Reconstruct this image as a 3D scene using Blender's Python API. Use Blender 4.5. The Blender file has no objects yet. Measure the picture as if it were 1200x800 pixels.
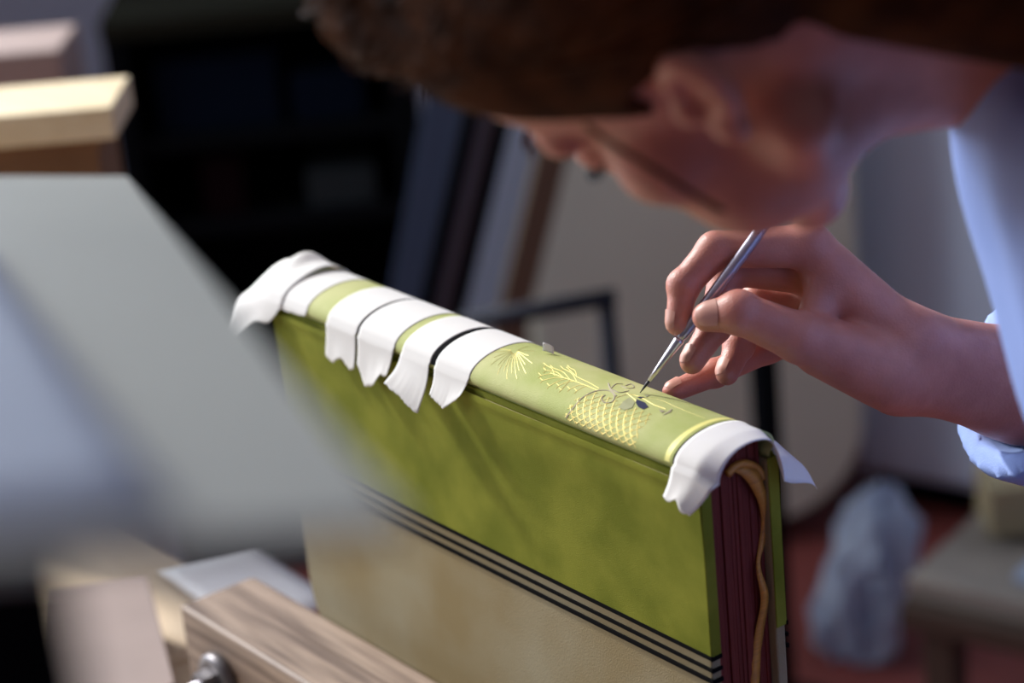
import bpy, bmesh, math, random
import numpy as np
from mathutils import Vector, Matrix

random.seed(7)
RNG = np.random.default_rng(7)
scene = bpy.context.scene
COL = scene.collection

# ---------------------------------------------------------------- camera
F_PX = 2833.0                      # 85 mm lens on a 36 mm sensor, 1200 px wide
_u = np.array([-2300., -880., F_PX]); _n = np.array([700., 7295., F_PX])
_n /= np.linalg.norm(_n)
CX = -_u / np.linalg.norm(_u); CX -= _n * (CX @ _n); CX /= np.linalg.norm(CX)
CZ = -_n; CY = np.cross(CZ, CX)
ROT = np.stack([CX, CY, CZ])       # camera (right, down, forward) -> world
CAM = np.array([0., 0., 1.10]) - ROT @ (np.array([190 / F_PX, 148 / F_PX, 1.]) * 1.30)

def ray(px, py): return ROT @ np.array([(px - 600) / F_PX, (py - 400) / F_PX, 1.])
def at(px, py, d): return CAM + ray(px, py) * d                     # pixel and distance
def hity(px, py, y): r = ray(px, py); return CAM + r * ((y - CAM[1]) / r[1])
def hitz(px, py, z): r = ray(px, py); return CAM + r * ((z - CAM[2]) / r[2])
def hitx(px, py, x): r = ray(px, py); return CAM + r * ((x - CAM[0]) / r[0])
def cvec(x, y, z): return ROT @ np.array([x, y, z], float)

cd = bpy.data.cameras.new('camera'); co = bpy.data.objects.new('camera', cd); COL.objects.link(co)
cd.lens = F_PX * 36 / 1200; cd.sensor_width = 36; cd.clip_start = 0.02; cd.clip_end = 60
r_, u_, b_ = ROT[:, 0], -ROT[:, 1], -ROT[:, 2]
co.matrix_world = Matrix(((r_[0], u_[0], b_[0], CAM[0]), (r_[1], u_[1], b_[1], CAM[1]), (r_[2], u_[2], b_[2], CAM[2]), (0, 0, 0, 1)))
cd.dof.use_dof = True; cd.dof.focus_distance = 1.39; cd.dof.aperture_fstop = 3.8
scene.camera = co

# ---------------------------------------------------------------- light
w = bpy.data.worlds.new('world'); scene.world = w; w.use_nodes = True
bg = w.node_tree.nodes['Background']; bg.inputs[0].default_value = (0.50, 0.62, 0.9, 1); bg.inputs[1].default_value = 0.10
scene.view_settings.view_transform = 'Standard'; scene.view_settings.look = 'None'
scene.view_settings.exposure = -0.05; scene.view_settings.gamma = 1.0; scene.view_settings.use_curve_mapping = False

def lamp(name, kind, loc, aim, energy, color, **k):
    d = bpy.data.lights.new(name, kind); o = bpy.data.objects.new(name, d); COL.objects.link(o)
    d.energy = energy; d.color = color
    for a, b in k.items(): setattr(d, a, b)
    o.location = loc
    o.rotation_euler = (Vector(aim) - Vector(loc)).to_track_quat('-Z', 'Y').to_euler()
    return o
SUN = np.array([-1.34, -0.23, 1.0])
lamp('sun_offscreen', 'SUN', tuple(SUN * 4), (0, 0, 0), 4.7, (1.0, 0.95, 0.88), angle=math.radians(5.0))
# level axes of the view, and the daylight of the tall windows in the left wall
HD = np.array([-0.809, 0.587, 0.0]); HR = np.array([0.587, 0.809, 0.0])      # view heading and right, level
def room(lat, dist, z): p = CAM * [1, 1, 0] + HR * lat + HD * dist; return (p[0], p[1], z)
lamp('window_left_offscreen', 'AREA', (-2.45, -0.9, 1.9), (0.0, -0.9, 1.9), 112, (0.84, 0.91, 1.0), shape='RECTANGLE', size=3.0, size_y=1.8)

# ---------------------------------------------------------------- materials
MATS = {}
def mat(name, col, rough=0.6, metal=0.0, col2=None, scale=40.0, stretch=(1, 1, 1), bump=0.0, bscale=None, sss=0.0, detail=4.0, transl=0.0, spec=0.5, contrast=(0.35, 0.65)):
    if name in MATS: return MATS[name]
    m = bpy.data.materials.new(name); m.use_nodes = True; nt = m.node_tree
    p = nt.nodes['Principled BSDF']
    p.inputs['Base Color'].default_value = (*col, 1); p.inputs['Roughness'].default_value = rough
    p.inputs['Metallic'].default_value = metal; p.inputs['Specular IOR Level'].default_value = spec
    if sss:
        p.inputs['Subsurface Weight'].default_value = sss
        p.inputs['Subsurface Radius'].default_value = (1.0, 0.35, 0.2); p.inputs['Subsurface Scale'].default_value = 0.006
    if col2 is not None or bump:
        tc = nt.nodes.new('ShaderNodeTexCoord'); mp = nt.nodes.new('ShaderNodeMapping'); mp.inputs['Scale'].default_value = stretch
        nt.links.new(tc.outputs['Object'], mp.inputs['Vector'])
    if col2 is not None:
        nz = nt.nodes.new('ShaderNodeTexNoise'); nz.inputs['Scale'].default_value = scale; nz.inputs['Detail'].default_value = detail
        nt.links.new(mp.outputs[0], nz.inputs['Vector'])
        rp = nt.nodes.new('ShaderNodeValToRGB'); rp.color_ramp.elements[0].position = contrast[0]; rp.color_ramp.elements[1].position = contrast[1]
        rp.color_ramp.elements[0].color = (*col, 1); rp.color_ramp.elements[1].color = (*col2, 1)
        nt.links.new(nz.outputs['Fac'], rp.inputs[0]); nt.links.new(rp.outputs[0], p.inputs['Base Color'])
    if bump:
        nb = nt.nodes.new('ShaderNodeTexNoise'); nb.inputs['Scale'].default_value = bscale or scale; nb.inputs['Detail'].default_value = 3
        nt.links.new(mp.outputs[0], nb.inputs['Vector'])
        bp = nt.nodes.new('ShaderNodeBump'); bp.inputs['Strength'].default_value = bump; bp.inputs['Distance'].default_value = 0.001
        nt.links.new(nb.outputs['Fac'], bp.inputs['Height']); nt.links.new(bp.outputs[0], p.inputs['Normal'])
    if transl:
        out = nt.nodes['Material Output']; tr = nt.nodes.new('ShaderNodeBsdfTranslucent'); tr.inputs[0].default_value = (*col, 1)
        mx = nt.nodes.new('ShaderNodeMixShader'); mx.inputs[0].default_value = transl
        nt.links.new(p.outputs[0], mx.inputs[1]); nt.links.new(tr.outputs[0], mx.inputs[2]); nt.links.new(mx.outputs[0], out.inputs[0])
    MATS[name] = m
    return m

M = dict(
    skin=mat('skin', (0.48, 0.185, 0.14), 0.45, col2=(0.56, 0.23, 0.175), scale=60, bump=0.25, bscale=700, sss=0.25),
    nail=mat('nail', (0.55, 0.27, 0.21), 0.42),
    lip=mat('lip', (0.42, 0.14, 0.12), 0.4),
    hair=mat('hair', (0.030, 0.010, 0.004), 0.7, col2=(0.075, 0.027, 0.009), scale=60, spec=0.05),
    hair_light=mat('hair_strand', (0.035, 0.011, 0.004), 0.5, col2=(0.12, 0.042, 0.012), scale=60, spec=0.12),
    lash=mat('lash', (0.012, 0.009, 0.008), 0.5),
    shirt=mat('shirt', (0.30, 0.43, 0.86), 0.85, col2=(0.34, 0.47, 0.90), scale=18, bump=0.2, bscale=900),
    trousers=mat('trousers', (0.03, 0.035, 0.05), 0.9),
    shoe=mat('shoe', (0.02, 0.018, 0.017), 0.5),
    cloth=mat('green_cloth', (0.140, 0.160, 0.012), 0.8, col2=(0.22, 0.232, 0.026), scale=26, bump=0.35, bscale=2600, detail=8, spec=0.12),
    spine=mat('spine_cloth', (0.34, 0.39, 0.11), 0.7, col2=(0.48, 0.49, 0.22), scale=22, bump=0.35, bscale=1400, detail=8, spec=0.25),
    cover_paper=mat('cover_paper', (0.31, 0.27, 0.175), 0.7, col2=(0.25, 0.19, 0.09), scale=11, bump=0.3, bscale=900, detail=8, spec=0.25),
    rule=mat('black_ink', (0.004, 0.004, 0.005), 0.9, spec=0.05),
    gilt=mat('gilt', (0.88, 0.74, 0.26), 0.5, 0.35),
    band=mat('pale_gold_band', (0.80, 0.76, 0.25), 0.55, 0.1),
    oldgilt=mat('tarnished_gilt', (0.33, 0.29, 0.20), 0.5, 0.2),
    paint_grey=mat('grey_green_paint', (0.30, 0.31, 0.16), 0.6),
    paint_navy=mat('navy_paint', (0.025, 0.03, 0.07), 0.4),
    page=mat('red_page_edge', (0.11, 0.012, 0.008), 0.6, col2=(0.17, 0.022, 0.015), scale=14, stretch=(1, 60, 1), bump=0.5, bscale=40, spec=0.3),
    page_in=mat('page_paper', (0.34, 0.22, 0.09), 0.8),
    ribbon=mat('ribbon', (0.55, 0.24, 0.035), 0.45, col2=(0.40, 0.17, 0.03), scale=300, stretch=(0.1, 0.1, 3)),
    tissue=mat('white_paper', (0.88, 0.87, 0.86), 0.75, transl=0.25, spec=0.2),
    steel=mat('brush_steel', (0.72, 0.68, 0.74), 0.28, 0.9),
    bristle=mat('bristle', (0.015, 0.013, 0.015), 0.5),
    press=mat('press_wood', (0.12, 0.078, 0.058), 0.55, col2=(0.33, 0.245, 0.19), scale=9, stretch=(1.0, 16, 16), bump=0.35, bscale=14, detail=6),
    darkmetal=mat('dark_metal', (0.17, 0.16, 0.17), 0.4, 0.7),
    bench=mat('bench_wood', (0.60, 0.47, 0.33), 0.6, col2=(0.68, 0.55, 0.40), scale=5, stretch=(1, 9, 9)),
    pale_wood=mat('pale_wood', (0.72, 0.58, 0.36), 0.6, col2=(0.78, 0.65, 0.43), scale=5, stretch=(1, 9, 9)),
    brown=mat('brown_card', (0.16, 0.075, 0.03), 0.8, col2=(0.2, 0.10, 0.045), scale=12),
    board=mat('grey_green_board', (0.70, 0.72, 0.65), 0.55, col2=(0.74, 0.76, 0.68), scale=7),
    blue_sheet=mat('blue_white_paper', (0.56, 0.64, 0.80), 0.5),
    bench_shade=mat('shaded_bench_brown', (0.26, 0.20, 0.185), 0.7, col2=(0.31, 0.24, 0.22), scale=6),  # tone of the bench in shade, put into the added book's covers
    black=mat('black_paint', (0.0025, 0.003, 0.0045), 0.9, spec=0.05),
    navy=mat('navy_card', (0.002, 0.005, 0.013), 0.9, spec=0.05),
    wall=mat('wall_paint', (0.52, 0.58, 0.72), 0.9, col2=(0.55, 0.61, 0.75), scale=2),
    floor=mat('red_floor', (0.21, 0.045, 0.037), 0.6, col2=(0.25, 0.058, 0.048), scale=5),
    cream=mat('cream_enamel', (0.66, 0.64, 0.53), 0.6, col2=(0.70, 0.68, 0.57), scale=2),
    plastic=mat('blue_plastic', (0.60, 0.70, 0.86), 0.25, transl=0.3),
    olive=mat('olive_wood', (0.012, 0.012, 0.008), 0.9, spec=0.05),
    white=mat('white_card', (0.82, 0.80, 0.80), 0.7),
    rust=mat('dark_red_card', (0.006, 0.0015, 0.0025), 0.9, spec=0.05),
)

# ---------------------------------------------------------------- mesh helpers
def tag(o, label=None, cat=None, group=None, kind=None):
    if label: o['label'] = label
    if cat: o['category'] = cat
    if group: o['group'] = group
    if kind: o['kind'] = kind
    return o
def empty(name, loc, label, cat, group=None):
    o = bpy.data.objects.new(name, None); COL.objects.link(o); o.location = loc; o.empty_display_size = 0.05
    return tag(o, label, cat, group)
def link(name, me, m=None, parent=None, smooth=False):
    o = bpy.data.objects.new(name, me); COL.objects.link(o)
    if m is not None: me.materials.append(m)
    if smooth: me.polygons.foreach_set('use_smooth', [True] * len(me.polygons))
    if parent is not None:
        o.parent = parent
        top = parent
        inv = Matrix.Identity(4)
        chain = []
        while top is not None: chain.append(top); top = top.parent
        for t in chain: inv = inv @ Matrix.Translation(-Vector(t.location))
        o.matrix_basis = inv                     # vertices are given in world space
    return o
def pyd(name, v, f, m=None, parent=None, smooth=False):
    me = bpy.data.meshes.new(name); me.from_pydata([tuple(map(float, p)) for p in v], [], [tuple(map(int, q)) for q in f]); me.update()
    return link(name, me, m, parent, smooth)
def boxv(lo, hi):
    x0, y0, z0 = lo; x1, y1, z1 = hi
    return [(x0, y0, z0), (x1, y0, z0), (x1, y1, z0), (x0, y1, z0), (x0, y0, z1), (x1, y0, z1), (x1, y1, z1), (x0, y1, z1)]
BOXF = [(3, 2, 1, 0), (4, 5, 6, 7), (0, 1, 5, 4), (1, 2, 6, 5), (2, 3, 7, 6), (3, 0, 4, 7)]
def bevel(o, wd, seg=2):
    b = o.modifiers.new('bevel', 'BEVEL'); b.width = wd; b.segments = seg; b.limit_method = 'ANGLE'; return o
def box(name, lo, hi, m, parent=None, bev=0.0):
    o = pyd(name, boxv(lo, hi), BOXF, m, parent)
    return bevel(o, bev) if bev else o
def obox(name, c, a, b, e, m, parent=None, bev=0.0):
    """box with centre c and half axes a, b, e (vectors)"""
    c, a, b, e = (np.array(q, float) for q in (c, a, b, e))
    if np.cross(a, b) @ e < 0: e = -e
    v = [c + i * a + j * b + k * e for k in (-1, 1) for i, j in ((-1, -1), (1, -1), (1, 1), (-1, 1))]
    o = pyd(name, v, BOXF, m, parent)
    return bevel(o, bev) if bev else o
def frame(d):
    d = np.array(d, float); d /= np.linalg.norm(d)
    a = np.cross(d, [0, 0, 1.]) if abs(d[2]) < .9 else np.cross(d, [1., 0, 0]); a /= np.linalg.norm(a)
    return a, np.cross(d, a)
def tube_data(pts, rad, n=8, cap=True):
    pts = [np.array(p, float) for p in pts]
    if not hasattr(rad, '__len__'): rad = [rad] * len(pts)
    v, f = [], []
    for i, p in enumerate(pts):
        d = pts[min(i + 1, len(pts) - 1)] - pts[max(i - 1, 0)]
        if i == 0: a, b = frame(d)
        else:
            d = d / np.linalg.norm(d); a = a - d * (a @ d); a /= np.linalg.norm(a); b = np.cross(d, a)
        for k in range(n):
            t = 2 * math.pi * k / n; v.append(p + rad[i] * (math.cos(t) * a + math.sin(t) * b))
    for i in range(len(pts) - 1):
        for k in range(n): f.append((i * n + k, i * n + (k + 1) % n, (i + 1) * n + (k + 1) % n, (i + 1) * n + k))
    if cap: f.append(tuple(range(n - 1, -1, -1))); f.append(tuple((len(pts) - 1) * n + k for k in range(n)))
    return v, f
def merge(parts):
    V, Fc = [], []
    for v, f in parts:
        k = len(V); V += list(v); Fc += [tuple(i + k for i in q) for q in f]
    return V, Fc
def tube(name, pts, rad, m, parent=None, n=10, smooth=True):
    v, f = tube_data(pts, rad, n); return pyd(name, v, f, m, parent, smooth)
def grid(name, P, m, parent=None, thick=0.0, smooth=True):
    """P: (rows, cols, 3) -> a sheet"""
    P = np.array(P); R, C = P.shape[:2]
    f = [(i * C + j, i * C + j + 1, (i + 1) * C + j + 1, (i + 1) * C + j) for i in range(R - 1) for j in range(C - 1)]
    o = pyd(name, P.reshape(-1, 3), f, m, parent, smooth)
    if thick:
        s = o.modifiers.new('thickness', 'SOLIDIFY'); s.thickness = thick; s.offset = 1
    return o
def catmull(pts, n=8):
    p = [np.array(q, float) for q in pts]; p = [2 * p[0] - p[1]] + p + [2 * p[-1] - p[-2]]; out = []
    for i in range(1, len(p) - 2):
        for k in range(n):
            t = k / n
            out.append(.5 * (2 * p[i] + (p[i + 1] - p[i - 1]) * t + (2 * p[i - 1] - 5 * p[i] + 4 * p[i + 1] - p[i + 2]) * t * t + (3 * p[i] - p[i - 1] - 3 * p[i + 1] + p[i + 2]) * t ** 3))
    out.append(p[-2]); return out

# ---------------------------------------------------------------- implicit surfaces (for the figure)
def rcone(P, a, b, ra, rb):
    a = np.array(a, np.float32); b = np.array(b, np.float32); ba = b - a; q = P - a
    h = np.clip((q @ ba) / max(float(ba @ ba), 1e-12), 0, 1)
    d = q - h[..., None] * ba
    return np.sqrt((d * d).sum(-1)) - (ra + (rb - ra) * h)
def ell(P, c, r, B=None):
    q = P - np.array(c, np.float32)
    if B is not None: q = q @ np.array(B, np.float32)      # columns of B: the ellipsoid's axes
    r = np.array(r, np.float32)
    k0 = np.sqrt(((q / r) ** 2).sum(-1)); k1 = np.sqrt(((q / (r * r)) ** 2).sum(-1)) + 1e-9
    return k0 * (k0 - 1) / k1
def smin(a, b, k):
    h = np.clip(.5 + .5 * (b - a) / k, 0, 1); return b + (a - b) * h - k * h * (1 - h)
def smax(a, b, k): return -smin(-a, -b, k)
def nets(fn, lo, hi, h):
    lo = np.array(lo); hi = np.array(hi); n = np.ceil((hi - lo) / h).astype(int) + 1
    ax = [(lo[i] + h * np.arange(n[i])).astype(np.float32) for i in range(3)]
    V = np.empty(tuple(n), np.float32)
    st = max(1, int(4e5 // (n[1] * n[2])))
    for i in range(0, n[0], st):
        G = np.stack(np.meshgrid(ax[0][i:i + st], ax[1], ax[2], indexing='ij'), -1); V[i:i + st] = fn(G)
    acc = np.zeros(tuple(n - 1) + (3,), np.float32); cnt = np.zeros(tuple(n - 1), np.float32)
    S = V < 0
    for d in range(3):
        a = [slice(None)] * 3; b = [slice(None)] * 3; a[d] = slice(0, -1); b[d] = slice(1, None)
        va, vb = V[tuple(a)], V[tuple(b)]; cr = S[tuple(a)] != S[tuple(b)]
        t = np.where(cr, va / np.where(cr, va - vb, 1), 0)
        o = [i for i in range(3) if i != d]
        for s0 in (0, 1):
            for s1 in (0, 1):
                sl = [slice(None)] * 3
                sl[o[0]] = slice(s0, n[o[0]] - 1 + s0); sl[o[1]] = slice(s1, n[o[1]] - 1 + s1)
                c = cr[tuple(sl)]; tt = t[tuple(sl)]
                cnt += c; acc[..., d] += np.where(c, tt, 0); acc[..., o[0]] += c * s0; acc[..., o[1]] += c * s1
    on = cnt > 0; idx = -np.ones(on.shape, np.int64); idx[on] = np.arange(on.sum())
    ijk = np.argwhere(on); vert = lo + h * (ijk + acc[on] / cnt[on][:, None])
    F = []
    for d in range(3):
        o = [(d + 1) % 3, (d + 2) % 3]
        a = [slice(1, -1)] * 3; b = [slice(1, -1)] * 3; a[d] = slice(0, -1); b[d] = slice(1, None)
        sa, sb = S[tuple(a)], S[tuple(b)]
        e = np.argwhere(sa != sb); off = np.ones(3, int); off[d] = 0; e = e + off
        def at_(d0, d1):
            q = e.copy(); q[:, o[0]] += d0; q[:, o[1]] += d1; return idx[q[:, 0], q[:, 1], q[:, 2]]
        Q = np.stack([at_(-1, -1), at_(0, -1), at_(0, 0), at_(-1, 0)], 1)
        fl = sb[tuple((e - off).T)]
        Q[fl] = Q[fl][:, ::-1]; F.append(Q)
    return vert, np.concatenate(F)
def mesh_np(name, v, f, m, parent=None):
    me = bpy.data.meshes.new(name); me.vertices.add(len(v)); me.vertices.foreach_set('co', np.asarray(v, np.float32).ravel())
    me.loops.add(len(f) * 4); me.polygons.add(len(f)); me.loops.foreach_set('vertex_index', np.asarray(f, np.int32).ravel())
    me.polygons.foreach_set('loop_start', np.arange(len(f), dtype=np.int32) * 4)
    me.update(calc_edges=True); me.validate()
    vv = np.asarray(v); tri = vv[np.asarray(f)[:, :3]]
    if np.einsum('ij,ij->i', tri[:, 0], np.cross(tri[:, 1], tri[:, 2])).sum() < 0: me.flip_normals()
    return link(name, me, m, parent, True)

# ================================================================ setting
def rbox(name, lat0, lat1, d0, d1, z0, z1, m, parent=None, bev=0.0):
    c = np.array(room((lat0 + lat1) / 2, (d0 + d1) / 2, (z0 + z1) / 2))
    return obox(name, c, HR * (lat1 - lat0) / 2, HD * (d1 - d0) / 2, np.array([0, 0, (z1 - z0) / 2]), m, parent, bev)
def bp(px, py, dist):
    """pixel -> (lateral, height) on the upright plane at that distance"""
    r = ray(px, py); t = dist / (r @ HD); p = CAM + r * t
    return float((p - CAM) @ HR), float(p[2])
tag(rbox('floor', -3.6, 2.6, -1.2, 5.2, -0.08, 0.0, M['floor']), kind='structure')
tag(rbox('wall_back', -3.6, 2.6, 5.0, 5.2, 0.0, 2.9, M['wall']), kind='structure')
tag(rbox('wall_right', 2.4, 2.6, -1.2, 5.0, 0.0, 2.9, M['wall']), kind='structure')
tag(rbox('baseboard_back', -3.6, 2.4, 4.97, 5.0, 0.0, 0.09, M['wall'], None, 0.004), kind='structure')

# ceiling slab added out of view, its edge set to keep sun off the head
tag(box('ceiling_sun_block', (-2.27, -3.0, 2.90), (3.6, 5.5, 3.0), mat('sun_block_grey', (0.5, 0.5, 0.5), .9)), kind='structure')
# ---------------------------------------------------------------- workbench and press
BZ = 0.745
bench = empty('workbench', (-0.5, -0.32, 0), 'pale wooden workbench carrying the press and the stacked boards', 'workbench')
for i in range(4):
    y0 = -0.74 + i * 0.21
    box('plank', (-1.25, y0, BZ - 0.04), (0.08, y0 + 0.208, BZ), M['bench'], bench, 0.002)
for x in (-1.19, 0.0):
    for y in (-0.68, 0.02):
        box('leg', (x - 0.035, y - 0.035, 0), (x + 0.035, y + 0.035, BZ - 0.04), M['bench'], bench, 0.003)
box('apron', (-1.15, -0.70, BZ - 0.14), (-0.04, -0.675, BZ - 0.04), M['bench'], bench, 0.002)
box('apron', (-1.15, 0.015, BZ - 0.14), (-0.04, 0.04, BZ - 0.04), M['bench'], bench, 0.002)

JZ = 0.871                                      # top of the press cheeks
press = empty('book_press', (-0.2, 0.02, BZ), 'dark brown wooden book press clamping the green book', 'book press')
box('front_cheek', (-0.479, -0.063, BZ), (0.06, -0.0008, JZ), M['press'], press, 0.0025)
box('rear_cheek', (-0.479, 0.0568, BZ), (0.00, 0.100, JZ - 0.004), M['press'], press, 0.0025)
def cyl(p0, p1, r, n=24): return tube_data([p0, p1], r, n)
def nut_set(px, py):
    c = hity(px, py, -0.063)
    x, z = c[0], c[2]
    # thick washer with a hole, nut and the rod's end
    prof = [(0.0085, 0), (0.0205, 0), (0.0215, .0015), (0.0215, .0065), (0.0195, .0085), (0.0125, .0085), (0.0085, .0065)]
    n = 36; v, f = [], []
    for k in range(n):
        t = 2 * math.pi * k / n
        for r, h in prof: v.append((x + r * math.cos(t), -0.063 - h, z + r * math.sin(t)))
    q = len(prof)
    for k in range(n):
        for j in range(q): f.append((k * q + j, k * q + (j + 1) % q, ((k + 1) % n) * q + (j + 1) % q, ((k + 1) % n) * q + j))
    wsh = pyd('washer', v, f, M['darkmetal'], press, True)
    v, f = tube_data([(x, -0.0625, z), (x, -0.083, z)], 0.0125, 6); nt_ = pyd('nut', v, f, M['darkmetal'], press)
    turns = [(x + 0.0001 * 0, -0.060 - 0.0015 * k, z) for k in range(26)]
    v, f = tube_data(turns, [0.0072 if k % 2 else 0.0064 for k in range(26)], 16); pyd('screw_rod', v, f, M['steel'], press)
nut_set(262, 797)
nut_set(760, 1060)

# ---------------------------------------------------------------- the book
T = 0.056; BT = 0.007; X0 = -0.402; X1 = 0.020; Z0 = 1.102; SH = 0.013; ZF = 0.835
book = empty('book', (-0.19, T / 2, ZF), 'large old green cloth book clamped spine up in the wooden press', 'book')
def cover_outline(sgn):
    """outline of a board in (x, z): rounded far lower corner"""
    pts = [(X1, 1.093), (X1, ZF)]
    R = 0.062; cx, cz = X0 + R, ZF + R
    for k in range(9):
        a = math.pi * 1.5 - k / 8 * math.pi / 2
        pts.append((cx + R * math.cos(a), cz + R * math.sin(a)))
    pts.append((X0, 1.093))
    return pts
def board(name, y0, y1, outer):
    """board split in cloth and paper zones on the outside by the rule lines"""
    ol = cover_outline(1); n = len(ol)
    v = [(x, y0, z) for x, z in ol] + [(x, y1, z) for x, z in ol]
    f = [tuple(range(n)), tuple(range(2 * n - 1, n - 1, -1))] + [(i, (i + 1) % n + 0, (i + 1) % n + n, i + n) for i in range(n)]
    f = [f[0], f[1]] + [(q[1], q[0], q[3], q[2]) for q in f[2:]]
    o = pyd(name, v, f, M['cover_paper'], book)
    return bevel(o, 0.0012, 2)
ZL = 0.9905
fb = board('front_cover', 0.0, BT, -1)
bb = board('back_cover', T - BT, T, 1)
# cloth wrapped over the board above the rules: slightly proud, bulging ridge near the joint, dented head corner
def cloth_side(name, yb, s, parent):
    rows = []
    nz, nx = 40, 90
    for i in range(nz + 1):
        z = ZL + (1.0945 - ZL) * i / nz; row = []
        for j in range(nx + 1):
            x = X0 - 0.0004 + (X1 + 0.0008 - X0) * j / nx
            ridge = 0.0011 * math.exp(-((z - 1.0915) / 0.003) ** 2) + 0.0005 * math.exp(-((z - 1.077) / 0.008) ** 2)
            wav = 0.0003 * math.sin(x * 40 + z * 30) * math.exp(-((z - 1.09) / 0.03) ** 2)
            row.append((x, yb + s * (0.0006 + ridge + wav), z))
        rows.append(row)
    P = np.array(rows)
    if s > 0: P = P[:, ::-1]
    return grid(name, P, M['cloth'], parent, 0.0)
cs = cloth_side('cloth_siding', 0.0, -1, fb); cs2 = cloth_side('cloth_siding', T, 1, bb)
for (ya, yb, par) in ((-0.0006, BT, fb), (T - BT, T + 0.0006, bb)):      # cloth turned over the board's ends
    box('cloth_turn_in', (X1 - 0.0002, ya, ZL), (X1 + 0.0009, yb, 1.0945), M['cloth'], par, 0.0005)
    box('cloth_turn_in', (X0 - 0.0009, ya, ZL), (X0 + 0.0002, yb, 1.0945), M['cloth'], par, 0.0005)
for z, h in ((0.9915, 0.0026), (0.9840, 0.0022), (0.9770, 0.0026)):
    box('rule_line', (X0 + 0.0002, -0.0010, z - h / 2), (X1 + 0.0011, 0.0002, z + h / 2), M['rule'], fb)
    box('rule_line', (X1 + 0.0004, -0.0008, z - h / 2 - 0.0006), (X1 + 0.0013, BT, z + h / 2 - 0.0006), M['rule'], fb)
    box('rule_line', (X0 + 0.0002, T - 0.0002, z - h / 2), (X1 + 0.0011, T + 0.0010, z + h / 2), M['rule'], bb)

# spine: rounded back with french grooves on both sides
def sp_z(y, lift=0.0):
    q = max(-1.0, min(1.0, (y - T / 2) / (T / 2))); return Z0 + (SH + lift) * math.sqrt(max(0.0, 1 - q * q))
def sp_pt(x, th, lift=0.0):
    return np.array([x, T / 2 - (T / 2 + lift) * math.cos(th), Z0 + (SH + lift) * math.sin(th)])
prof = [(0.0030, 1.0930), (0.0034, 1.0965), (0.0018, 1.0990), (0.0002, 1.1003)]
prof += [tuple(sp_pt(0, t)[1:]) for t in np.linspace(0, math.pi, 33)]
prof += [(T - y, z) for y, z in prof[3::-1]]
P = np.array([[(x, y, z) for y, z in prof] for x in np.linspace(X0, X1 - 0.001, 60)])
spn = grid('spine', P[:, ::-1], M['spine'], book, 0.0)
sol = spn.modifiers.new('thickness', 'SOLIDIFY'); sol.thickness = 0.0012; sol.offset = -1
# groove cloth between spine and boards
for y0, y1 in ((0.0012, 0.0042), (T - 0.0042, T - 0.0012)):
    box('joint_groove', (X0, y0, 1.090), (X1 - 0.001, y1, 1.0972), M['cloth'], book, 0.0006)

# pages: gatherings with red-stained edges
NS = 14; yt0, yt1 = BT + 0.0003, T - BT - 0.0003
for i in range(NS):
    y0 = yt0 + (yt1 - yt0) * i / NS; y1 = yt0 + (yt1 - yt0) * (i + 1) / NS - 0.00012
    xe = X1 - 0.0055 + RNG.uniform(-0.0006, 0.0006); zt = sp_z((y0 + y1) / 2) - 0.0026
    o = box('page_section', (X0 + 0.006, y0, ZF + 0.008 + RNG.uniform(0, .001)), (xe, y1, zt), M['page'], book, 0.0004)
hb = catmull([hitx(*p, X1 - 0.004) for p in ((852, 556), (862, 546), (875, 543), (888, 549), (894, 560))], 5)
tube('headband', hb, 0.0022, M['ribbon'], book)
# ribbon marker
rp = [(868, 548), (880, 556), (889, 572), (896, 592), (898, 612), (894, 634), (889, 655), (890, 672), (895, 690), (896, 708), (891, 735), (887, 765), (885, 800), (884, 850)]
rw = [9, 9, 7, 6, 6, 4.5, 2.5, 3, 4.5, 5, 5.5, 5.5, 5.5, 5.5]
A = catmull([(*hitx(*p, X1 - 0.0035 + 0.002 * math.sin(i)), w_) for i, (p, w_) in enumerate(zip(rp, rw))], 5)
G = []
for k, a in enumerate(A):
    hw = a[3] * 0.00062
    G.append([(a[0], a[1] - hw, a[2] + .0003), (a[0] + 0.0008, a[1], a[2]), (a[0], a[1] + hw, a[2] - .0003)])
grid('ribbon_marker', np.array(G), M['ribbon'], book, 0.0003)

# gilt tooling on the spine (thin raised lines lying on the curved cloth)
def on_spine(px, py, lift=0.0002):
    r = ray(px, py); lo, hi = 1.2, 1.8
    for t in np.linspace(1.22, 1.75, 2200):
        p = CAM + r * t
        if 0 <= p[1] <= T and p[2] <= sp_z(p[1]): break
    else: return None
    th = math.acos(max(-1, min(1, (T / 2 - p[1]) / (T / 2)))); return p[0], th
def spine_line(pts, rad, n=5):
    """pts: (x, theta) list"""
    return tube_data([sp_pt(x, th, -rad * 0.35) for x, th in pts], rad, n)
def px_curve(pts, rad, n=5):
    q = [on_spine(*p) for p in pts]; q = [a for a in q if a is not None]
    q = [(a[0], a[1]) for a in catmull([(x, t, 0) for x, t in q], 6)]
    return spine_line(q, rad, n)
def patch(pts, lift=0.0003):
    q = [on_spine(*p) for p in pts]; q = [a for a in q if a is not None]
    c = np.mean(np.array(q), 0); v = [sp_pt(*c, lift)] + [sp_pt(*a, lift) for a in q]
    return v, [(0, i + 1, (i + 1) % len(q) + 1) for i in range(len(q))]
orn = []
# fan rosette
cx_, cy_ = 603, 408
for k in range(17):
    a = math.radians(-12 + k * 12.5); L = 34 if k % 2 else 26
    orn.append(px_curve([(cx_ + 4 * math.cos(a), cy_ + 3 + 3 * math.sin(a)), (cx_ + L * .8 * math.cos(a) - 4, cy_ + 3 + L * math.sin(a))], 0.00024, 4))
v, f = merge(orn); pyd('gilt_fan', v, f, M['gilt'], spn)
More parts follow.
